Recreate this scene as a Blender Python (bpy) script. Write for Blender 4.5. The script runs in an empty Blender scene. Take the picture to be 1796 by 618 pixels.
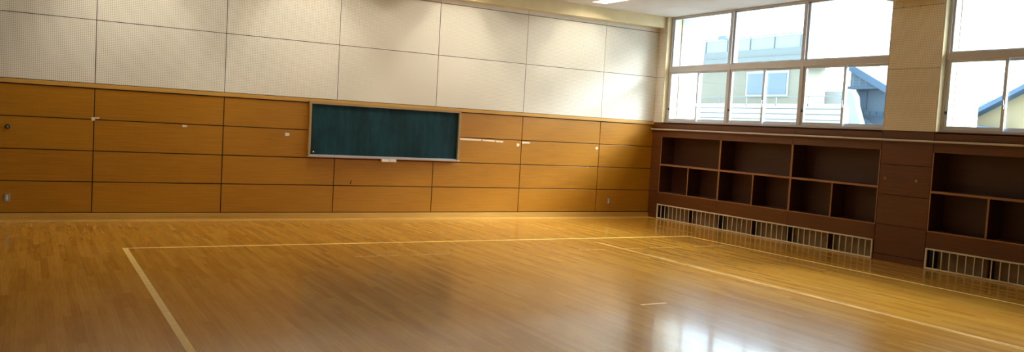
import bpy, math, random
from mathutils import Matrix, Vector
random.seed(7)
D = bpy.data; C = bpy.context.scene.collection; scene = bpy.context.scene

# ---------------------------------------------------------------- camera
yaw, pit, rol = math.radians(30.1989), math.radians(-3.304), math.radians(3.2549)
cam_d = D.cameras.new('camera'); cam = D.objects.new('camera', cam_d); C.objects.link(cam)
fw = Vector((math.sin(yaw)*math.cos(pit), math.cos(yaw)*math.cos(pit), math.sin(pit)))
rt = Vector((math.cos(yaw), -math.sin(yaw), 0)); up = rt.cross(fw)
r2 = rt*math.cos(rol) + up*math.sin(rol); u2 = -rt*math.sin(rol) + up*math.cos(rol)
cam.matrix_world = Matrix(((r2.x, u2.x, -fw.x, -11.134), (r2.y, u2.y, -fw.y, -13.4583),
                           (r2.z, u2.z, -fw.z, 1.6768), (0, 0, 0, 1)))
cam_d.sensor_width = 36; cam_d.lens = 1458.87/1796*36; cam_d.clip_end = 300
scene.camera = cam

# ---------------------------------------------------------------- light and exposure
SKY = 4.6
LAMP = 72.0
w = D.worlds.new('overcast_sky'); scene.world = w; w.use_nodes = True
bg = w.node_tree.nodes['Background']; bg.inputs[0].default_value = (0.68, 0.85, 1.0, 1); bg.inputs[1].default_value = SKY
sd = D.lights.new('sun', 'SUN'); sd.energy = 25.0; sd.angle = math.radians(48); sd.color = (.90, .96, 1)   # bright thin-cloud side of the sky
so = D.objects.new('sun', sd); C.objects.link(so)
so.rotation_euler = Vector((0.62, -0.48, 0.80)).to_track_quat('Z', 'Y').to_euler()
so.location = (8, -8, 12)
for k, yc in enumerate((-2.8, -8.75, -14.6)):           # sky portals just outside the three windows
    pd = D.lights.new('window_portal', 'AREA'); pd.shape = 'RECTANGLE'; pd.size = 5.1; pd.size_y = 2.14
    pd.cycles.is_portal = True
    po = D.objects.new('window_portal', pd); C.objects.link(po)
    po.matrix_world = Matrix(((0, 0, 1, 0.36), (1, 0, 0, yc), (0, 1, 0, 3.04), (0, 0, 0, 1)))
    # local X -> world y, local Y -> world z, local Z -> world x ; light shines along -Z = -x
vs = scene.view_settings
vs.view_transform = 'Standard'; vs.look = 'None'; vs.gamma = 1; vs.use_curve_mapping = False; vs.exposure = 0.88

# ---------------------------------------------------------------- materials
def srgb(r, g, b):
    f = lambda c: (c/255)/12.92 if c/255 <= .04045 else ((c/255+.055)/1.055)**2.4
    return (f(r), f(g), f(b), 1)
class NT:
    def __init__(s, name):
        s.m = D.materials.new(name); s.m.use_nodes = True; s.t = s.m.node_tree
        s.b = s.t.nodes['Principled BSDF']; s.out = s.t.nodes['Material Output']
    def n(s, typ, **kw):
        nd = s.t.nodes.new(typ)
        for k, v in kw.items():
            if k.startswith('i_'): nd.inputs[int(k[2:])].default_value = v
            else: setattr(nd, k, v)
        return nd
    def l(s, a, b): s.t.links.new(a, b)
    def math(s, op, a, b=None, c=None):
        nd = s.n('ShaderNodeMath', operation=op)
        for i, v in enumerate((a, b, c)):
            if v is None: continue
            if isinstance(v, (int, float)): nd.inputs[i].default_value = v
            else: s.l(v, nd.inputs[i])
        return nd.outputs[0]
    def mix(s, fac, a, b, mode='MIX'):
        nd = s.n('ShaderNodeMix', data_type='RGBA', blend_type=mode)
        for sock, v in ((nd.inputs['Factor'], fac), (nd.inputs[6], a), (nd.inputs[7], b)):
            if isinstance(v, (int, float)): sock.default_value = v
            elif isinstance(v, tuple): sock.default_value = v
            else: s.l(v, sock)
        return nd.outputs[2]
    def coords(s, scale=(1, 1, 1), loc=(0, 0, 0)):
        g = s.n('ShaderNodeNewGeometry'); mp = s.n('ShaderNodeMapping')
        mp.inputs['Scale'].default_value = scale; mp.inputs['Location'].default_value = loc
        s.l(g.outputs['Position'], mp.inputs[0]); return mp.outputs[0]
    def noise(s, vec, scale=1, detail=3, rough=.5):
        nd = s.n('ShaderNodeTexNoise'); s.l(vec, nd.inputs['Vector'])
        nd.inputs['Scale'].default_value = scale; nd.inputs['Detail'].default_value = detail
        nd.inputs['Roughness'].default_value = rough; return nd.outputs['Fac']
    def remap(s, v, a, b, c, d):
        nd = s.n('ShaderNodeMapRange'); s.l(v, nd.inputs[0])
        for i, x in enumerate((a, b, c, d)): nd.inputs[i+1].default_value = x
        return nd.outputs[0]
    def bump(s, h, strength=.3, dist=.002):
        nd = s.n('ShaderNodeBump'); nd.inputs['Strength'].default_value = strength
        nd.inputs['Distance'].default_value = dist; s.l(h, nd.inputs['Height'])
        s.l(nd.outputs[0], s.b.inputs['Normal'])

def plain(name, col, rough=.6, metal=0, var=.06, scale=3):
    t = NT(name); f = t.noise(t.coords(), scale, 4)
    v = t.remap(f, .3, .7, 1-var, 1+var)
    c = t.n('ShaderNodeVectorMath', operation='SCALE'); c.inputs[0].default_value = col[:3]; t.l(v, c.inputs['Scale'])
    t.l(c.outputs[0], t.b.inputs['Base Color']); t.b.inputs['Roughness'].default_value = rough
    t.b.inputs['Metallic'].default_value = metal
    return t.m
def pegboard(name, col, hole, pitch=.025):
    t = NT(name); g = t.n('ShaderNodeNewGeometry'); sp = t.n('ShaderNodeSeparateXYZ'); t.l(g.outputs['Position'], sp.inputs[0])
    h = t.math('ADD', sp.outputs[0], sp.outputs[1])      # along the wall, whichever way it runs
    a = t.math('SUBTRACT', t.math('FRACT', t.math('DIVIDE', h, pitch)), .5)
    b = t.math('SUBTRACT', t.math('FRACT', t.math('DIVIDE', sp.outputs[2], pitch)), .5)
    r = t.math('SQRT', t.math('ADD', t.math('MULTIPLY', a, a), t.math('MULTIPLY', b, b)))
    m = t.remap(r, .16, .26, 1, 0)
    f = t.noise(t.coords(), 1.3, 4)
    base = t.mix(t.remap(f, .35, .65, 0, 1), col, tuple(min(1, c*.94) for c in col[:3])+(1,))
    info = t.n('ShaderNodeObjectInfo')
    base = t.mix(t.math('MULTIPLY', info.outputs['Random'], .10), base, srgb(150, 140, 120))
    t.l(t.mix(m, base, hole), t.b.inputs['Base Color'])
    t.b.inputs['Roughness'].default_value = .85; t.b.inputs['Specular IOR Level'].default_value = .25
    return t.m
def veneer(name, c1, c2, c3, rough, grain=(1.2, 1.2, 26), peg=True, spec=.5, rnd=.25, coat=0, stint=(1, 1, 1, 1)):
    t = NT(name)
    info = t.n('ShaderNodeObjectInfo')
    g = t.n('ShaderNodeNewGeometry'); off = t.n('ShaderNodeVectorMath', operation='MULTIPLY_ADD')
    cb = t.n('ShaderNodeCombineXYZ'); t.l(t.math('MULTIPLY', info.outputs['Random'], 37.0), cb.inputs[0]); t.l(t.math('MULTIPLY', info.outputs['Random'], 11.0), cb.inputs[2])
    t.l(g.outputs['Position'], off.inputs[0]); off.inputs[1].default_value = grain; t.l(cb.outputs[0], off.inputs[2])
    f1 = t.noise(off.outputs[0], 1.6, 6, .65)
    f2 = t.noise(t.coords((.9, .9, 1.6)), 1.1, 3)
    col = t.mix(t.remap(f1, .35, .68, 0, 1), c1, c2)
    col = t.mix(t.remap(f2, .4, .7, 0, .35), col, c3)
    col = t.mix(t.math('MULTIPLY', info.outputs['Random'], rnd), col, c3)
    if peg:
        sp = t.n('ShaderNodeSeparateXYZ'); t.l(g.outputs['Position'], sp.inputs[0])
        h = t.math('ADD', sp.outputs[0], sp.outputs[1])
        a = t.math('SUBTRACT', t.math('FRACT', t.math('DIVIDE', h, .025)), .5)
        b = t.math('SUBTRACT', t.math('FRACT', t.math('DIVIDE', sp.outputs[2], .025)), .5)
        r = t.math('SQRT', t.math('ADD', t.math('MULTIPLY', a, a), t.math('MULTIPLY', b, b)))
        col = t.mix(t.remap(r, .10, .2, .40, 0), col, srgb(60, 30, 5))
    t.l(col, t.b.inputs['Base Color'])
    t.l(t.remap(f1, .3, .7, rough-.04, rough+.06), t.b.inputs['Roughness'])
    t.b.inputs['Specular IOR Level'].default_value = spec
    t.b.inputs['Specular Tint'].default_value = stint; t.b.inputs['Coat Tint'].default_value = stint
    t.b.inputs['Coat Weight'].default_value = coat; t.b.inputs['Coat Roughness'].default_value = .36
    return t.m

M = {}
M['acoustic'] = pegboard('perforated_acoustic_board', srgb(238, 233, 220), srgb(150, 138, 116))
M['oak'] = veneer('honey_oak_veneer', srgb(178, 129, 20), srgb(150, 102, 10), srgb(186, 138, 30), .34, coat=1.0, spec=.9, stint=(1, .84, .52, 1))
M['brown'] = veneer('unlit_reddish_brown_veneer', srgb(100, 56, 24), srgb(82, 43, 17), srgb(108, 64, 30), .42, peg=False)  # reddish wood, with the shade of the unlit window side in its colour
M['brownshade'] = veneer('shaded_brown_veneer', srgb(66, 32, 18), srgb(54, 26, 14), srgb(72, 38, 22), .5, peg=False)  # same brown wood, shade inside the shelves put into the colour
M['edge'] = veneer('lit_edge_wood', srgb(160, 112, 74), srgb(134, 90, 58), srgb(166, 120, 80), .45, peg=False)  # paler copy of the wood: light caught by the front edges, painted
M['basewood'] = veneer('golden_skirting_wood', srgb(204, 156, 74), srgb(184, 136, 56), srgb(212, 168, 88), .35, peg=False)
M['frame'] = veneer('board_frame_wood', srgb(168, 138, 92), srgb(150, 120, 76), srgb(176, 146, 100), .45, peg=False)
M['pale'] = veneer('pale_trim_wood', srgb(214, 178, 116), srgb(196, 156, 92), srgb(222, 188, 130), .4, peg=False)
M['cream'] = plain('cream_paint', srgb(216, 200, 156), .6)
M['joint'] = plain('dark_joint', srgb(62, 40, 20), .9)
M['ceiling'] = plain('ceiling_board', srgb(216, 216, 216), .9, var=.03)
M['plaster'] = plain('wall_plaster', srgb(190, 170, 135), .9)
M['alu'] = plain('anodised_aluminium', srgb(196, 190, 190), .42, .3, .03)
M['nosing'] = plain('highlit_nosing_metal', srgb(205, 196, 190), .35, .3, .05)  # window reflection along the ledge nosing put into the pale colour
M['aluskylit'] = plain('skylit_aluminium', srgb(205, 214, 224), .4, .1, .03)  # sky reflection on the sash frames painted as a pale blue
M['black'] = plain('black_plastic', srgb(38, 38, 42), .4)
M['white'] = plain('white_plastic', srgb(236, 232, 222), .45)
M['paper'] = plain('paper_tape', srgb(236, 220, 190), .7)
M['grille'] = plain('grille_paint', srgb(226, 214, 184), .5)
M['recess'] = plain('recess_panel', srgb(160, 136, 106), .8, var=.18, scale=8)
M['concrete'] = plain('pale_concrete', srgb(120, 122, 118), .9)
M['finwhite'] = plain('white_painted_concrete', srgb(205, 205, 196), .9)
M['tubeoff'] = plain('unlit_tube', srgb(235, 235, 230), .4)
M['lampgrey'] = plain('grey_lamp_housing', srgb(120, 118, 112), .5)
M['steel'] = plain('brushed_steel', srgb(190, 190, 190), .3, .9, .03)
M['linepaint'] = plain('cream_floor_paint', srgb(246, 206, 112), .4, var=.1, scale=14)

def chalk():
    t = NT('green_chalkboard')
    f = t.noise(t.coords((1.5, 1, 1.0)), 1.4, 5, .6); f2 = t.noise(t.coords((9, 1, 1.2)), 1.2, 4)
    c = t.mix(t.remap(f, .38, .7, 0, 1), srgb(8, 40, 46), srgb(18, 62, 72))
    c = t.mix(t.remap(f2, .45, .75, 0, .30), c, srgb(32, 82, 92))
    t.l(c, t.b.inputs['Base Color']); t.b.inputs['Roughness'].default_value = .65; t.b.inputs['Specular IOR Level'].default_value = .25
    return t.m
M['chalk'] = chalk()

def floor_mat():
    t = NT('varnished_floorboards')
    g = t.n('ShaderNodeNewGeometry'); sp = t.n('ShaderNodeSeparateXYZ'); t.l(g.outputs['Position'], sp.inputs[0])
    x, y = sp.outputs[0], sp.outputs[1]
    px = t.math('DIVIDE', x, .064); row = t.math('FLOOR', px)
    wn = t.n('ShaderNodeTexWhiteNoise', noise_dimensions='1D'); t.l(row, wn.inputs['W'])
    py = t.math('ADD', t.math('DIVIDE', y, 1.15), t.math('MULTIPLY', wn.outputs['Value'], 9.0))
    cb = t.n('ShaderNodeCombineXYZ'); t.l(row, cb.inputs[0]); t.l(t.math('FLOOR', py), cb.inputs[1])
    w2 = t.n('ShaderNodeTexWhiteNoise', noise_dimensions='2D'); t.l(cb.outputs[0], w2.inputs['Vector'])
    tone = w2.outputs['Value']
    grain = t.noise(t.coords((42, 1.6, 1)), 1.5, 6, .65)
    streak = t.noise(t.coords((9, .55, 1), (3, 1, 0)), 1.3, 4, .6)
    patch = t.noise(t.coords((1.1, .7, 1), (9, 4, 0)), .9, 4, .6)
    c = t.mix(tone, srgb(190, 129, 34), srgb(216, 158, 58))
    c = t.mix(t.remap(grain, .38, .66, 0, .38), c, srgb(146, 90, 20))
    c = t.mix(t.remap(streak, .48, .72, 0, .45), c, srgb(216, 164, 62))
    c = t.mix(t.remap(patch, .55, .8, 0, .35), c, srgb(222, 176, 84))
    fx = t.math('ABSOLUTE', t.math('SUBTRACT', t.math('FRACT', px), .5)); fy = t.math('ABSOLUTE', t.math('SUBTRACT', t.math('FRACT', py), .5))
    gap = t.math('MAXIMUM', t.remap(fx, .47, .495, 0, 1), t.remap(fy, .4975, .4995, 0, 1))
    c = t.mix(t.math('MULTIPLY', gap, .3), c, srgb(96, 56, 18))
    t.l(c, t.b.inputs['Base Color'])
    scuff = t.noise(t.coords((14, 2.2, 1), (5, 5, 0)), 1.2, 5, .7)
    rg = t.math('ADD', t.remap(scuff, .3, .75, .20, .27), t.remap(patch, .4, .7, -.01, .02))
    t.l(rg, t.b.inputs['Roughness'])
    t.b.inputs['Specular IOR Level'].default_value = .22
    t.b.inputs['Coat Weight'].default_value = .38; t.b.inputs['Coat Roughness'].default_value = .085
    h = t.math('ADD', t.math('MULTIPLY', gap, -1.0), t.math('MULTIPLY', tone, .15))
    t.bump(h, .02, .0004)
    return t.m
M['floor'] = floor_mat()
def glass():
    t = NT('window_glass'); t.t.nodes.remove(t.b)
    tr = t.n('ShaderNodeBsdfTransparent'); gl = t.n('ShaderNodeBsdfGlossy'); gl.inputs['Roughness'].default_value = .02
    fr = t.n('ShaderNodeFresnel'); fr.inputs[0].default_value = 1.3
    tr.inputs[0].default_value = (.95, .98, .98, 1)
    mx = t.n('ShaderNodeMixShader'); t.l(t.math('MULTIPLY', fr.outputs[0], .8), mx.inputs[0]); t.l(tr.outputs[0], mx.inputs[1]); t.l(gl.outputs[0], mx.inputs[2])
    t.l(mx.outputs[0], t.out.inputs[0]); return t.m
M['glass'] = glass()
def emit(name, col, s):
    t = NT(name); t.b.inputs['Base Color'].default_value = (.8, .8, .8, 1)
    t.b.inputs['Emission Color'].default_value = col; t.b.inputs['Emission Strength'].default_value = s; return t.m
M['tube'] = emit('fluorescent_tube', (1, .93, .77, 1), LAMP)
def worn():
    t = NT('worn_floor_paint')
    f = t.noise(t.coords((30, 1.5, 1)), 1.5, 5, .7)
    tr = t.n('ShaderNodeBsdfTransparent'); mx = t.n('ShaderNodeMixShader')
    t.l(t.remap(f, .34, .62, .15, .75), mx.inputs[0]); t.l(tr.outputs[0], mx.inputs[1]); t.l(t.b.outputs[0], mx.inputs[2])
    t.l(mx.outputs[0], t.out.inputs[0]); t.b.inputs['Base Color'].default_value = srgb(240, 190, 104); t.b.inputs['Roughness'].default_value = .4; t.b.inputs['Specular IOR Level'].default_value = .2
    return t.m
M['worn'] = worn()
def tiles(name, a, b, sy, sz):
    t = NT(name); g = t.n('ShaderNodeNewGeometry'); sp = t.n('ShaderNodeSeparateXYZ'); t.l(g.outputs['Position'], sp.inputs[0])
    f = t.math('FRACT', t.math('DIVIDE', sp.outputs[1], sy)); f2 = t.math('FRACT', t.math('DIVIDE', sp.outputs[2], sz))
    m = t.math('MAXIMUM', t.remap(f, .75, .95, 0, 1), t.remap(f2, .75, .95, 0, 1))
    t.l(t.mix(m, a, b), t.b.inputs['Base Color']); t.b.inputs['Roughness'].default_value = .6
    return t.m

# ---------------------------------------------------------------- builders
class MB:
    def __init__(s): s.v = []; s.f = []
    def box(s, x0, x1, y0, y1, z0, z1):
        x0, x1 = sorted((x0, x1)); y0, y1 = sorted((y0, y1)); z0, z1 = sorted((z0, z1))
        n = len(s.v)
        s.v += [(x, y, z) for z in (z0, z1) for x, y in ((x0, y0), (x1, y0), (x1, y1), (x0, y1))]
        s.f += [tuple(n+i for i in q) for q in ((3,2,1,0), (4,5,6,7), (0,1,5,4), (1,2,6,5), (2,3,7,6), (3,0,4,7))]
        return s
    def prism(s, poly, axis, a, b):
        """polygon in the plane across `axis`, extruded from a to b"""
        n = len(s.v); k = len(poly)
        for c in (a, b):
            for p, q in poly:
                s.v.append({'x': (c, p, q), 'y': (p, c, q), 'z': (p, q, c)}[axis])
        s.f.append(tuple(range(n, n+k))[::-1]); s.f.append(tuple(range(n+k, n+2*k)))
        for i in range(k):
            j = (i+1) % k; s.f.append((n+i, n+j, n+k+j, n+k+i))
        return s
    def cyl(s, c, r, axis, h, seg=20, r2=None):
        r2 = r if r2 is None else r2; n = len(s.v); o = {'x': 0, 'y': 1, 'z': 2}[axis]
        for t, rr in ((0, r), (h, r2)):
            for i in range(seg):
                a = 2*math.pi*i/seg; p = [0, 0, 0]; p[o] = t; p[(o+1) % 3] = rr*math.cos(a); p[(o+2) % 3] = rr*math.sin(a)
                s.v.append(tuple(c[k]+p[k] for k in range(3)))
        s.f.append(tuple(range(n, n+seg))[::-1]); s.f.append(tuple(range(n+seg, n+2*seg)))
        for i in range(seg):
            j = (i+1) % seg; s.f.append((n+i, n+j, n+seg+j, n+seg+i))
        return s
    def build(s, name, mat, parent=None, bevel=0, origin=None):
        off = Vector((0, 0, 0))
        if parent is not None:
            q = parent
            while q is not None: off += q.location; q = q.parent
        elif origin is None and s.v:
            xs, ys, zs = zip(*s.v); off = Vector(((min(xs)+max(xs))/2, (min(ys)+max(ys))/2, min(zs)))
        me = D.meshes.new(name); me.from_pydata([tuple(Vector(v)-off) for v in s.v], [], s.f); me.validate(); me.update()
        import bmesh
        bm = bmesh.new(); bm.from_mesh(me); bmesh.ops.recalc_face_normals(bm, faces=bm.faces); bm.to_mesh(me); bm.free()
        me.materials.append(M[mat] if isinstance(mat, str) else mat)
        o = D.objects.new(name, me); C.objects.link(o)
        if parent is not None: o.parent = parent
        else: o.location = off
        if bevel:
            b = o.modifiers.new('bevel', 'BEVEL'); b.width = bevel; b.segments = 2; b.limit_method = 'ANGLE'
        return o
def box(name, mat, b, parent=None, bevel=0): return MB().box(*b).build(name, mat, parent, bevel)
def empty(name, loc):
    o = D.objects.new(name, None); C.objects.link(o); o.location = loc; o.empty_display_size = .2; return o
def tag(o, label=None, cat=None, group=None, kind=None):
    if label: o['label'] = label
    if cat: o['category'] = cat
    if group: o['group'] = group
    if kind: o['kind'] = kind
    return o
def struct(o, label=None, cat='building'):
    return tag(o, label, cat if label else None, None, 'structure')
def copy_tree(o, parent=None):
    c = o.copy(); C.objects.link(c); c.parent = parent
    for ch in [q for q in D.objects if q.parent == o]: copy_tree(ch, c)
    return c

XL, YF, ZC = -14.6, -17.6, 4.1          # left wall, front wall, ceiling height
WIN = [(-.25, -5.37), (-6.2, -11.32), (-12.15, -17.27)]     # window bays on the right wall (far end, near end)
ZB, ROWS, ZT = .10, [.10, .55, 1.0, 1.455, 1.905], 1.975
ZM, ZA = 2.885, 3.80

# ---------------------------------------------------------------- floor, ceiling, walls
fl = box('floor', 'floor', (XL, .36, YF, 0, -.2, 0)); struct(fl, 'varnished strip wood floor of the hall running towards the chalkboard wall', 'floor')
bd = box('trim_1', 'basewood', (XL, 0, -.30, -.03, -.01, .004)); struct(bd, 'pale border board laid on the floor along the chalkboard wall', 'trim')

LX = [-2.0, -4.65, -7.3, -9.95, -12.6]; LY = [(-.6, -1.85), (-3.35, -4.6), (-6.75, -8.0), (-9.5, -10.75), (-12.6, -13.85), (-15.3, -16.55)]
lamps = [(x-.16, x+.16, b, a) for x in LX for a, b in LY]
xs = sorted({XL, .36} | {v for l in lamps for v in l[:2]}); ys = sorted({YF, .2} | {v for l in lamps for v in l[2:]})
mb = MB()
for i in range(len(xs)-1):
    for j in range(len(ys)-1):
        cx, cy = (xs[i]+xs[i+1])/2, (ys[j]+ys[j+1])/2
        if any(l[0] < cx < l[1] and l[2] < cy < l[3] for l in lamps): continue
        mb.box(xs[i], xs[i+1], ys[j], ys[j+1], ZC, ZC+.02)
ce = mb.build('ceiling', 'ceiling'); struct(ce, 'flat off-white ceiling with recessed light troffers', 'ceiling')
rf = box('trim_2', 'concrete', (XL-.3, .36, YF-.3, .4, ZC+.4, ZC+.6)); struct(rf, 'flat concrete roof slab over the hall', 'roof')

# back wall: carrier, wood boards, acoustic boards
wb = empty('wall_back', (XL, 0, 0)); struct(wb, 'back wall with honey wood panels below and perforated cream boards above', 'wall')
box('wall_carrier', 'joint', (XL, .36, .012, .2, 0, ZC), wb)
seams = [-1.336-1.8*k for k in range(0, 8)]
edges = [0] + [s for s in seams if s > XL+.2] + [XL]
for i in range(len(edges)-1):
    x1, x0 = edges[i], edges[i+1]
    for r in range(4):
        box('wood_panel', 'oak', (x0+.007, x1-(.007 if i else 0), -.002, .018, ROWS[r]+.007, ROWS[r+1]-.007), wb, .0015)
    for z0, z1 in ((ZT, ZM), (ZM, ZA), (ZA, ZC)):
        box('acoustic_board', 'acoustic', (x0+.0055, x1-(.0055 if i else 0), 0, .018, z0+.005, z1-.005), wb, .001)
tr = MB().box(XL, 0, -.022, .01, 1.912, ZT-.004).build('dado_rail', 'basewood', wb, .003)
bb = MB().box(XL, 0, -.03, .012, 0, .094).build('baseboard_back', 'basewood', None, .003); struct(bb, 'pale wooden baseboard under the chalkboard wall', 'baseboard')
bm_ = box('trim_3', 'cream', (XL, -.012, -.2, -.001, 3.875, ZC)); struct(bm_, 'cream boxed beam under the ceiling along the chalkboard wall', 'beam')

for nm, b, lab in (('wall_left', (XL-.2, XL, YF, .2, 0, ZC+.3), 'plain left wall'), ('wall_front', (XL-.2, .36, YF-.2, YF, 0, ZC+.3), 'plain front wall behind the camera')):
    o = box(nm, 'plaster', b); struct(o, lab, 'wall')

# right wall: masonry with window openings
wr = empty('wall_right', (.2, 0, 0)); struct(wr, 'window wall with perforated piers and brown wood cladding', 'wall')
mb = MB().box(.355, .40, YF, .2, -.2, 1.93)                              # outer skin below the windows
mb.box(.004+.014, .40, WIN[0][0], .2, 1.93, ZC+.3).box(.018, .40, WIN[0][0]+.01, .0, 0, 1.93)
for i in (0, 1): mb.box(.018, .40, WIN[i+1][0], WIN[i][1], 0, ZC+.3)
mb.box(.018, .40, YF, WIN[2][1], 0, ZC+.3).box(.01, .40, YF, 0, ZC+.02, ZC+.4)
mb.build('masonry', 'joint', wr)
for a, b in ((0, WIN[0][0]), (WIN[0][1], WIN[1][0]), (WIN[1][1], WIN[2][0])):
    full = a != 0
    for z0, z1 in ((1.96, ZM-.01), (ZM-.01, 3.78), (3.78, ZC)):
        box('acoustic_board', 'acoustic', (0, .017, b+.003, a-(.003 if full else 0), z0+.003, z1-.003), wr, .001)
    b2 = b if full else -.29
    for r in range(4):
        box('wood_panel', 'brown', (0, .017, b2+.004, a-(.004 if full else 0), ROWS[r]+.004, min(ROWS[r+1], 1.80)-.004), wr, .0015)
    MB().box(-.004, .017, b2, a, 0, .095).build('skirting', 'brown', wr, .002)
# cross beams at the piers
for i, y in enumerate((-5.79, -11.73)):
    o = box('trim_%d' % (4+i), 'cream', (XL, -.001, y-.4, y+.4, 3.875, ZC)); struct(o, 'cream cross beam reaching the pier %s' % ('between the two windows in view' if i == 0 else 'nearer the camera'), 'beam')

# fascia between ledge and windows, ledge
def fascia(y1, y0):
    o = box('fascia_panel', 'brown', (0, .017, y0+.003, y1-.003, 1.845, 1.955), wr, .001); return o
ysm = [0, -1.99, -3.68, -5.37, -6.2, -7.9, -9.61, -11.32, -12.15, -13.86, -15.56, -17.27]
for a, b in zip(ysm[:-1], ysm[1:]): fascia(a, b)
box('fascia_backing', 'joint', (.017, .03, YF, 0, 1.80, 1.94), wr)
lg = empty('window_ledge', (-.03, -8.8, 1.8)); tag(lg, 'long brown wooden ledge with a nosing coloured pale as a window highlight running under both windows', 'ledge')
box('ledge_board', 'brown', (-.035, .016, YF, 0, 1.79, 1.826), lg, .002)
box('nosing', 'nosing', (-.055, -.034, YF, 0, 1.808, 1.836), lg, .004)['label'] = 'nosing strip with its window highlight painted on'

# ---------------------------------------------------------------- windows
def make_window(idx, ya, yb, lab):
    W = empty('window_%d' % idx, (.12, yb, 1.95)); struct(W, lab, 'window')
    L = ya-yb
    # reveal lining
    m = MB().box(.0, .36, ya-.012, ya, 1.96, ZC).box(.0, .36, yb, yb+.012, 1.96, ZC)
    m.build('reveal_lining', 'cream', W)
    box('sill_board', 'brown', (.0, .36, yb+.012, ya-.012, 1.935, 1.965), W, .002)
    x0, x1 = .10, .20
    f = MB()
    f.box(x0, x1, yb+.012, ya-.012, 1.965, 2.0).box(x0, x1, yb+.012, ya-.012, ZC-.03, ZC)
    f.box(x0, x1, ya-.05, ya-.012, 2.0, ZC-.03).box(x0, x1, yb+.012, yb+.05, 2.0, ZC-.03)
    mull = [ya-L/3+.0, ya-2*L/3+.0]
    for y in mull: f.box(x0-.015, x1, y-.035, y+.035, 2.0, ZC-.03)
    f.build('window_frame', 'alu', W, .002)
    box('transom', 'alu', (x0-.012, x1, yb+.05, ya-.05, 2.985, 3.09), W, .002)
    b = [ya-.05] + [v for y in mull for v in (y+.035, y-.035)] + [yb+.05]
    for k in range(3):
        y1, y0 = b[2*k], b[2*k+1]
        fx = MB().box(x0+.03, x1+.03, y1-.028, y1, 3.09, ZC-.03).box(x0+.03, x1-.02, y0, y0+.022, 3.09, ZC-.03)
        fx.box(x0+.03, x1-.02, y0+.022, y1-.022, 3.09, 3.112).box(x0+.03, x1-.02, y0+.022, y1-.022, ZC-.052, ZC-.03)
        fx.build('fixed_sash', 'aluskylit', W)
        box('window_pane', 'glass', (.147, .151, y0+.02, y1-.02, 3.11, ZC-.05), W)
        mid = (y0+y1)/2
        for (s1, s0, xs_) in ((y1, mid-.03, .11), (mid+.03, y0, .155)):
            s = MB(); t = .045; bw = .03
            s.box(xs_, xs_+bw, s1-t, s1, 2.0, 2.985).box(xs_, xs_+bw, s0, s0+t, 2.0, 2.985)
            s.box(xs_, xs_+bw, s0+t, s1-t, 2.0, 2.05).box(xs_, xs_+bw, s0+t, s1-t, 2.95, 2.985)
            so_ = s.build('sliding_sash', 'aluskylit', W, .0015)
            box('sash_pane', 'glass', (xs_+.011, xs_+.015, s0+t-.004, s1-t+.004, 2.046, 2.954), so_)
            if xs_ < .13:
                box('pull_handle', 'black', (xs_-.014, xs_, s1-.045, s1-.006, 2.22, 2.26), so_, .002)
                h = MB().box(xs_-.022, xs_, s0+.006, s0+.026, 2.30, 2.36).box(xs_-.028, xs_-.012, s0+.01, s0+.022, 2.34, 2.42)
                h.build('crescent_latch', 'steel', so_, .002)
    return W
make_window(1, *WIN[0], 'left aluminium window with three tall bays looking onto the cream building')
make_window(2, *WIN[1], 'right aluminium window beyond the pier looking onto the yellow gabled house')
make_window(3, *WIN[2], 'nearest aluminium window, outside the right edge of the photo')

# ---------------------------------------------------------------- built-in shelf units
def make_unit():
    u = empty('shelf_unit', (0, 0, 0)); Wd = 1.688; y1, y0 = 0, -Wd; dp = .345
    box('back_panel', 'brownshade', (dp-.012, dp, y0, y1, .30, 1.79), u)
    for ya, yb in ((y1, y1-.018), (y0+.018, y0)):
        box('side_panel', 'brownshade', (.004, dp-.012, yb, ya, .30, 1.79), u)
        box('lit_edge_strip', 'edge', (-.002, .004, yb, ya, .549, 1.665), u, .001)  # strip carries the painted light of the front edge
    box('top_panel', 'brownshade', (.004, dp-.012, y0+.018, y1-.018, 1.665, 1.69), u)
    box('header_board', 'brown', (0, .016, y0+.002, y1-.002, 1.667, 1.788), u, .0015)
    box('bottom_panel', 'brownshade', (.004, dp-.012, y0+.018, y1-.018, .525, .545), u)
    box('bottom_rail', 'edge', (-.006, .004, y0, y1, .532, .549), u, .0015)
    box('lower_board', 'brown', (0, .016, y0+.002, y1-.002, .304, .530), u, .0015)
    sh = box('shelf', 'brownshade', (.006, dp-.012, y0+.018, y1-.018, 1.088, 1.118), u)
    box('lit_shelf_edge', 'edge', (-.002, .006, y0+.018, y1-.018, 1.086, 1.120), sh, .0015)
    dv = box('divider', 'brownshade', (.012, dp-.012, -Wd/2-.012, -Wd/2+.012, .545, 1.088), u)
    box('lit_divider_edge', 'edge', (.006, .012, -Wd/2-.013, -Wd/2+.013, .545, 1.088), dv)
    return u
labs = ['brown built-in shelf unit nearest the chalkboard wall corner, under the left window',
        'brown built-in shelf unit in the middle of the three under the left window',
        'brown built-in shelf unit under the left window, beside the panelled pier',
        'brown built-in shelf unit under the right window, just right of the panelled pier',
        'brown built-in shelf unit under the right window, second from the pier',
        'brown built-in shelf unit under the right window, farthest from the pier']
u0 = make_unit()
ustart = [-.293, -1.985, -3.677, -6.205, -7.897, -9.589]
for i, y in enumerate(ustart):
    u = u0 if i == 0 else copy_tree(u0)
    u.location = (0, y, 0); tag(u, labs[i], 'shelf', 'built-in shelf units below the windows')

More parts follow.
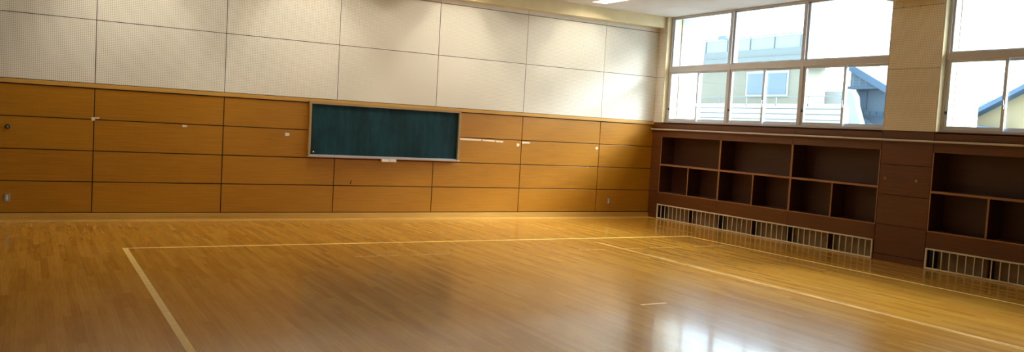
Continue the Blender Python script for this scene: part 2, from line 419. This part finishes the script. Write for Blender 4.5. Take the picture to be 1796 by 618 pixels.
# ---------------------------------------------------------------- heater grilles below the shelves
def grille(ya, yb, lab, n):
    g = empty('heater_grille', (0, ya, 0)); tag(g, lab, 'grille', 'pale heater grilles at the foot of the window wall')
    x0, x1 = -.006, .02
    f = MB().box(x0, x1, yb, ya, .278, .300).box(x0, x1, yb, ya, .004, .024)
    f.box(x0, x1, ya-.022, ya, .024, .278).box(x0, x1, yb, yb+.022, .024, .278)
    f.build('grille_frame', 'grille', g, .002)
    st = (ya-yb-.022)/n
    for k in range(1, n):
        y = ya-.011-st*k
        box('bar', 'grille', (.0, .014, y-.0055, y+.0055, .024, .278), g)
    box('recess_back', 'recess', (.20, .21, yb, ya, 0, .30), g)
    for k in range(0, 7):
        y = ya-.05-(ya-yb-.1)*k/6; hw = .018 if k % 2 == 0 else .008
        box('support_post', 'black' if k % 2 == 0 else 'brownshade', (.05, .20, y-hw, y+hw, 0, .30), g)
    return g
grille(-.29, -5.345, 'long cream slatted grille under the left window shelves', 43)
grille(-6.21, -11.30, 'long cream slatted grille right of the panelled pier', 43)

# ---------------------------------------------------------------- chalkboard
cb = empty('chalkboard', (-5.84, -.02, 1.02)); tag(cb, 'wide dark green chalkboard in a thin wood and metal frame on the panelled wall', 'chalkboard')
box('writing_surface', 'chalk', (-7.175, -4.495, -.030, -.004, 1.06, 1.89), cb)
box('side_frame', 'frame', (-7.21, -7.172, -.075, -.004, 1.03, 1.93), cb, .002)
box('side_frame', 'frame', (-4.498, -4.46, -.075, -.004, 1.03, 1.93), cb, .002)
box('top_frame', 'frame', (-7.172, -4.498, -.075, -.004, 1.888, 1.93), cb, .002)
tr_ = MB().prism([(-.004, 1.025), (-.10, 1.025), (-.10, 1.045), (-.092, 1.045), (-.088, 1.034), (-.035, 1.034), (-.035, 1.062), (-.004, 1.062)], 'x', -7.21, -4.46)
tr_.build('chalk_tray', 'alu', cb)
e = MB().cyl((-7.11, -.040, 1.105), .013, 'y', .01); tag(e.build('magnet', 'white', None, .002), 'small white round magnet in the lower left corner of the chalkboard', 'magnet')
for x0, x1, lab in ((-5.935, -5.81, 'left of the pair'), (-5.80, -5.675, 'right of the pair')):
    t = empty('chalk_drawer', ((x0+x1)/2, -.055, .97)); tag(t, 'small white chalk drawer below the tray, '+lab, 'chalk box', 'white chalk drawers under the chalkboard')
    box('drawer_box', 'white', (x0, x1, -.10, -.01, .972, 1.024), t, .004)
    box('finger_pull', 'white', (x0+.04, x1-.04, -.108, -.10, .99, .998), t, .001)

# ---------------------------------------------------------------- small fittings and scraps on the wood wall
def scrap(name, x0, x1, z0, z1, lab, cat='tape', mat='paper', cuts=None):
    m = MB()
    if cuts:
        for c in cuts: m.prism(c, 'y', -.0045, -.002)
    else:
        s = (x1-x0)*.03; zz = (z1-z0)*.12
        m.prism([(x0+s, z0), (x1-s, z0+zz), (x1, z1-zz), (x0, z1)], 'y', -.0045, -.002)
    return tag(m.build(name, mat), lab, cat)
scrap('tape_scrap', 0, 0, 0, 0, 'L-shaped white tape scrap where two panel joints cross, left part of the wall', cuts=[[(-10.37, 1.44), (-10.325, 1.44), (-10.32, 1.49), (-10.37, 1.49)], [(-10.32, 1.465), (-10.27, 1.47), (-10.26, 1.49), (-10.32, 1.49)]])
scrap('tape_scrap', -9.135, -9.065, 1.405, 1.44, 'small white tape scrap under the upper panel joint, between the L-shaped scrap and the chalkboard')
scrap('paper_square', -7.575, -7.505, 1.34, 1.395, 'small white paper square just left of the chalkboard', 'sticker', 'white')
scrap('tape_residue', 0, 0, 0, 0, 'long thin whitish tape residue right of the chalkboard', cuts=[[(-4.45, 1.405), (-4.0, 1.41), (-3.98, 1.44), (-4.45, 1.447)], [(-3.97, 1.412), (-3.72, 1.40), (-3.70, 1.43), (-3.97, 1.438)], [(-3.69, 1.40), (-3.54, 1.395), (-3.53, 1.425), (-3.69, 1.43)]])
scrap('tape_scrap', -3.24, -3.18, 1.335, 1.395, 'small pinkish tape scrap left of the joint, beside the long tape residue')
scrap('tape_scrap', -3.13, -2.95, 1.395, 1.43, 'short whitish tape strip right of the joint, beside the long tape residue')
scrap('tape_scrap', -1.42, -1.37, 1.345, 1.395, 'tiny faint tape scrap beside the last panel joint before the corner')
scrap('wall_scratch', 0, 0, 0, 0, 'short dark slanted scratch in the wood panel below the chalkboard', 'scratch', 'joint', cuts=[[(-6.452, .575), (-6.438, .575), (-6.422, .64), (-6.436, .64)]])
def outlet(x, z, lab):
    t = empty('wall_outlet', (x, -.002, z-.06)); tag(t, lab, 'outlet', 'wall outlets on the panelled wall')
    box('cover_plate', 'steel', (x-.035, x+.035, -.010, -.002, z-.06, z+.06), t, .003)
    box('socket_insert', 'white', (x-.014, x+.014, -.014, -.010, z-.036, z+.036), t, .002)
    for dz in (-.02, .02):
        box('slot', 'black', (x-.006, x-.003, -.0145, -.0139, z+dz-.006, z+dz+.006), t)
        box('slot', 'black', (x+.003, x+.006, -.0145, -.0139, z+dz-.006, z+dz+.006), t)
outlet(-11.392, .312, 'metal wall outlet low on the wall at the far left edge')
outlet(-1.03, .317, 'metal wall outlet low on the wall near the window corner')
t = empty('wall_hook', (-11.404, -.002, 1.30)); tag(t, 'small round metal hook with a dark ring at the far left of the wood wall', 'hook')
MB().cyl((-11.404, -.002, 1.302), .032, 'y', -.012).build('ring', 'black', t, .002)
MB().cyl((-11.404, -.014, 1.302), .018, 'y', -.022, r2=.014).build('hook_head', 'steel', t, .002)
for y, z, k in ((-5.47, 1.24, 'left'), (-5.98, 1.24, 'right')):
    d = MB().cyl((-.0005, y, z), .022, 'x', -.006); tag(d.build('screw_cap', 'edge', None, .001), 'small round cap on the panelled pier, %s one of the two' % k, 'cap', 'round caps on the pier')

# ---------------------------------------------------------------- floor markings
def strip(name, mat, x0, x1, y0, y1, lab, h=.0012, cat='floor line'):
    return tag(box(name, mat, (x0, x1, y0, y1, .0003, h)), lab, cat)
strip('court_line', 'linepaint', -10.165, -10.105, -13.2, -2.74, 'thick cream court line running towards the camera at the left')
strip('court_line', 'linepaint', -10.105, -1.395, -2.795, -2.74, 'thin cream court line parallel to the chalkboard wall')
strip('court_line', 'linepaint', -1.395, -1.345, -16, -2.74, 'thin cream court line running in front of the shelves')
strip('worn_line', 'worn', -3.615, -3.53, -15, -3.16, 'faded beige line mark crossing the floor in front of the windows', .0008)
for a, b, k in ((-7.68, -7.1, 'left'), (-7.0, -6.4, 'right')):
    strip('tape_remnant', 'worn', a, b, -3.84, -3.80, 'thin faded tape remnant on the floor below the chalkboard, %s piece' % k, .0008, 'tape')
for a, b, k in ((-4.4, -3.9, 'left piece'), (-3.6, -2.45, 'middle piece'), (-2.2, -1.45, 'right piece')):
    strip('tape_remnant', 'worn', a, b, -3.835, -3.80, 'thin faded tape remnant across the floor near the far right corner, '+k, .0008, 'tape')
strip('tape_remnant', 'linepaint', -5.86, -5.53, -7.10, -7.06, 'short white tape piece alone in the window reflection on the floor', .0008, 'tape')

# ---------------------------------------------------------------- recessed lamps
def make_lamp(mat):
    L = empty('ceiling_light', (0, 0, ZC))
    m = MB(); z0, z1 = ZC-.003, ZC+.13; a, b = .16, .625
    m.box(-a, -a+.006, -b, b, z0, z1).box(a-.006, a, -b, b, z0, z1).box(-a, a, b-.006, b, z0, z1).box(-a, a, -b, -b+.006, z0, z1).box(-a, a, -b, b, z1, z1+.006)
    for y in (-.3, 0, .3): m.box(-a+.006, a-.006, y-.002, y+.002, ZC+.03, ZC+.07)
    m.build('housing', 'lampgrey', L)
    for x in (-.075, .075): MB().cyl((x, -.58, ZC+.105), .018, 'y', 1.16, 12).build('lamp_tube', mat, L)
    return L
l0 = make_lamp('tube'); l1 = make_lamp('tubeoff'); k = 0
for i, x in enumerate(LX):
    for j, (a, b) in enumerate(LY):
        src = l0 if j == 0 and i < 4 else l1
        L = src if i == 0 and j < 2 else copy_tree(src); k += 1
        L.location = (x, (a+b)/2, ZC)
        if j == 0 and i < 4: tag(L, 'lit recessed fluorescent ceiling light nearest the window corner, at the top edge' if k == 1 else 'lit recessed fluorescent ceiling light near the chalkboard wall, above the picture', 'ceiling light', 'lit ceiling lights by the chalkboard wall')
        else: tag(L, 'unlit recessed fluorescent ceiling light, above the picture', 'ceiling light', 'unlit ceiling lights')

# ---------------------------------------------------------------- outside: fins, eave, neighbours
for i, (y0, y1) in enumerate(((-.22, .2), (-6.17, -5.40), (-12.12, -11.35))):
    o = box('trim_%d' % (6+i), 'finwhite' if 'finwhite' in M else 'concrete', (.40, 1.05, y0, y1, -3.5, ZC+.35)); struct(o, ['pale concrete fin outside the left window', 'pale concrete fin outside the right window', 'pale concrete fin outside the nearest window'][i], 'pier')
o = box('trim_9', 'concrete', (.36, 1.25, YF, .4, ZC+.32, ZC+.5)); struct(o, 'concrete eave over the windows', 'eave')
o = box('ground', 'concrete', (.4, 90, -60, 80, -3.7, -3.5)); struct(o, 'pale ground outside far below the windows', 'ground')

M['bcream'] = plain('neighbour_cream_wall', srgb(114, 111, 97), .9, var=.03)
M['bwhite'] = plain('neighbour_white_wall', srgb(140, 142, 138), .9, var=.03)
M['bgrey'] = plain('neighbour_grey_eave', srgb(98, 104, 102), .9, var=.03)
M['bglass'] = plain('neighbour_window', srgb(76, 92, 104), .3)
M['bblue'] = plain('blue_house_wall', srgb(80, 98, 112), .8, var=.03)
M['bluedark'] = plain('blue_house_eave', srgb(58, 80, 100), .7)
M['bluetile'] = tiles('blue_roof_tiles', srgb(66, 88, 106), srgb(100, 114, 124), .3, .12)
M['byellow'] = plain('yellow_house_wall', srgb(132, 118, 88), .9, var=.03)
M['bpanel'] = plain('roof_parapet_panel', srgb(118, 126, 128), .8, var=.03)
M['brail'] = plain('pale_railing', srgb(92, 98, 98), .5)

X = 15.0
b1 = empty('neighbour_building', (X, 12, -3.5)); tag(b1, 'cream flat-roofed building with a roof railing outside the left window', 'building')
MB().box(X, X+1.3, 9.3, 20, -3.5, 5.0).build('wall', 'bcream', b1)
MB().box(X-.35, X+1.5, 8.8, 20.3, 4.95, 5.14).box(X-.2, X+1.4, 9.25, 20.2, 5.14, 5.48).build('roof_slab', 'bgrey', b1)
MB().box(X-.1, X+1.4, 9.35, 20.1, 5.48, 6.0).build('parapet', 'bpanel', b1)
rl = MB().box(X-.15, X-.11, 9.4, 20, 6.03, 6.07)
for k in range(9): rl.box(X-.15, X-.11, 9.4+1.32*k, 9.425+1.32*k, 5.5, 6.05)
rl.build('roof_railing', 'brail', b1)
MB().box(X-.1, X+.4, 13.5, 14.0, 6.07, 6.22).build('roof_tank', 'bglass', b1)
wn_ = MB().box(X-.05, X+.02, 9.93, 12.2, 3.55, 4.6).build('window', 'bwhite', b1)
for a, b in ((10.03, 11.02), (11.1, 12.1)): box('pane', 'bglass', (X-.07, X-.05, a, b, 3.65, 4.5), wn_)
MB().box(X-.12, X-.06, 9.0, 9.06, 3.9, 5.0).build('downpipe', 'brail', b1)
fc = empty('terrace_fence', (13.0, 10, -3.5)); tag(fc, 'white terrace wall of horizontal slats in front of the cream building', 'fence')
sl = MB()
for k in range(12): sl.box(13.0, 13.05, 5.6, 16.5, 2.98-.20*k, 2.98-.20*k+.165)
sl.build('slat', 'bwhite', fc)
MB().box(13.06, 13.2, 5.6, 16.5, -3.5, 3.05).build('backing_wall', 'bwhite', fc)
r = MB().box(13.0, 13.03, 5.6, 16.5, 3.40, 3.43)
for k in range(8): r.box(13.0, 13.03, 5.7+1.5*k, 5.73+1.5*k, 3.05, 3.42)
r.build('handrail', 'brail', fc)

X = 18.0
b2 = empty('blue_house', (X, 7.5, -3.5)); tag(b2, 'blue house with a tiled gable roof outside the left window, beside the pier', 'house')
MB().box(X, X+4, 5.9, 9.1, -3.5, 4.1).build('wall', 'bblue', b2)
MB().prism([(9.1, 5.1), (9.1, 4.80), (5.4, 2.88), (5.4, 3.18)], 'x', X-.7, X+4.2).build('verge', 'bluedark', b2)
MB().prism([(9.1, 4.86), (7.6, 4.10), (9.1, 4.08)], 'x', X-.4, X+3.9).build('roof', 'bluetile', b2)
MB().box(X-.55, X+.1, 7.0, 9.15, 4.02, 4.13).build('gutter', 'bluedark', b2)
box('window', 'bluedark', (X-.04, X, 8.54, 8.91, 3.22, 4.0), b2)
rr = MB()
for z in (2.98, 3.12): rr.box(X-.25, X-.21, 7.5, 9.0, z, z+.035)
for k in range(5): rr.box(X-.25, X-.21, 7.6+.3*k, 7.63+.3*k, 2.98, 3.15)
rr.build('balcony_rail', 'bluedark', b2)
MB().prism([(8.78, 3.0), (7.3, 2.3), (8.8, 2.1)], 'x', X-.5, X-.05).build('low_roof', 'bluetile', b2)
st = MB().prism([(9.5, -3.5), (9.5, 3.87), (8.22, 3.86), (8.06, 3.64), (8.01, 3.31), (7.61, 2.32), (5.4, -3.5)], 'x', X-1.4, X-1.1)
tag(st.build('stair_wall', 'bwhite'), 'white slanted stair wall in front of the blue house', 'wall')

X = 14.0
b3 = empty('yellow_house', (X, 0, -3.5)); tag(b3, 'pale yellow gabled house with a blue verge outside the right window', 'house')
MB().prism([(1.95, -3.5), (1.95, 2.62), (-.2, 3.80), (-2.3, 2.62), (-2.3, -3.5)], 'x', X, X+4.5).build('wall', 'byellow', b3)
MB().prism([(2.15, 2.50), (-.2, 3.78), (-2.5, 2.5), (-2.5, 2.64), (-.2, 3.93), (2.15, 2.64)], 'x', X-.4, X+4.7).build('verge', 'bluedark', b3)
MB().prism([(1.6, 2.58), (.33, 2.45), (.4, 2.33), (1.6, 2.38)], 'x', X-.6, X-.1).build('porch_roof', 'bluedark', b3)
X = 20.0
b4 = empty('far_roof', (X, 2.2, -3.5)); tag(b4, 'distant blue tiled roof behind the yellow gabled house', 'house')
MB().box(X+.05, X+5, .2, 5.6, -3.5, 2.95).build('wall', 'bblue', b4)
MB().prism([(X-.5, 2.9), (X+5.5, 2.9), (X+3, 3.9), (X+2, 3.9)], 'y', 0, 5.85).build('roof', 'bluetile', b4)
for k, z in enumerate((3.87, 3.99)):
    tag(MB().box(12.6, 12.615, -40, 3.3, z, z+.014).build('power_line', 'brail'), 'thin grey power line seen through the right window, %s of the two' % ('lower', 'upper')[k], 'cable', 'power lines outside')
tag(MB().cyl((12.6, 3.42, -3.5), .12, 'z', 8.2, r2=.09).build('utility_pole', 'concrete'), 'concrete utility pole outside, hidden behind the pier between the windows', 'pole')
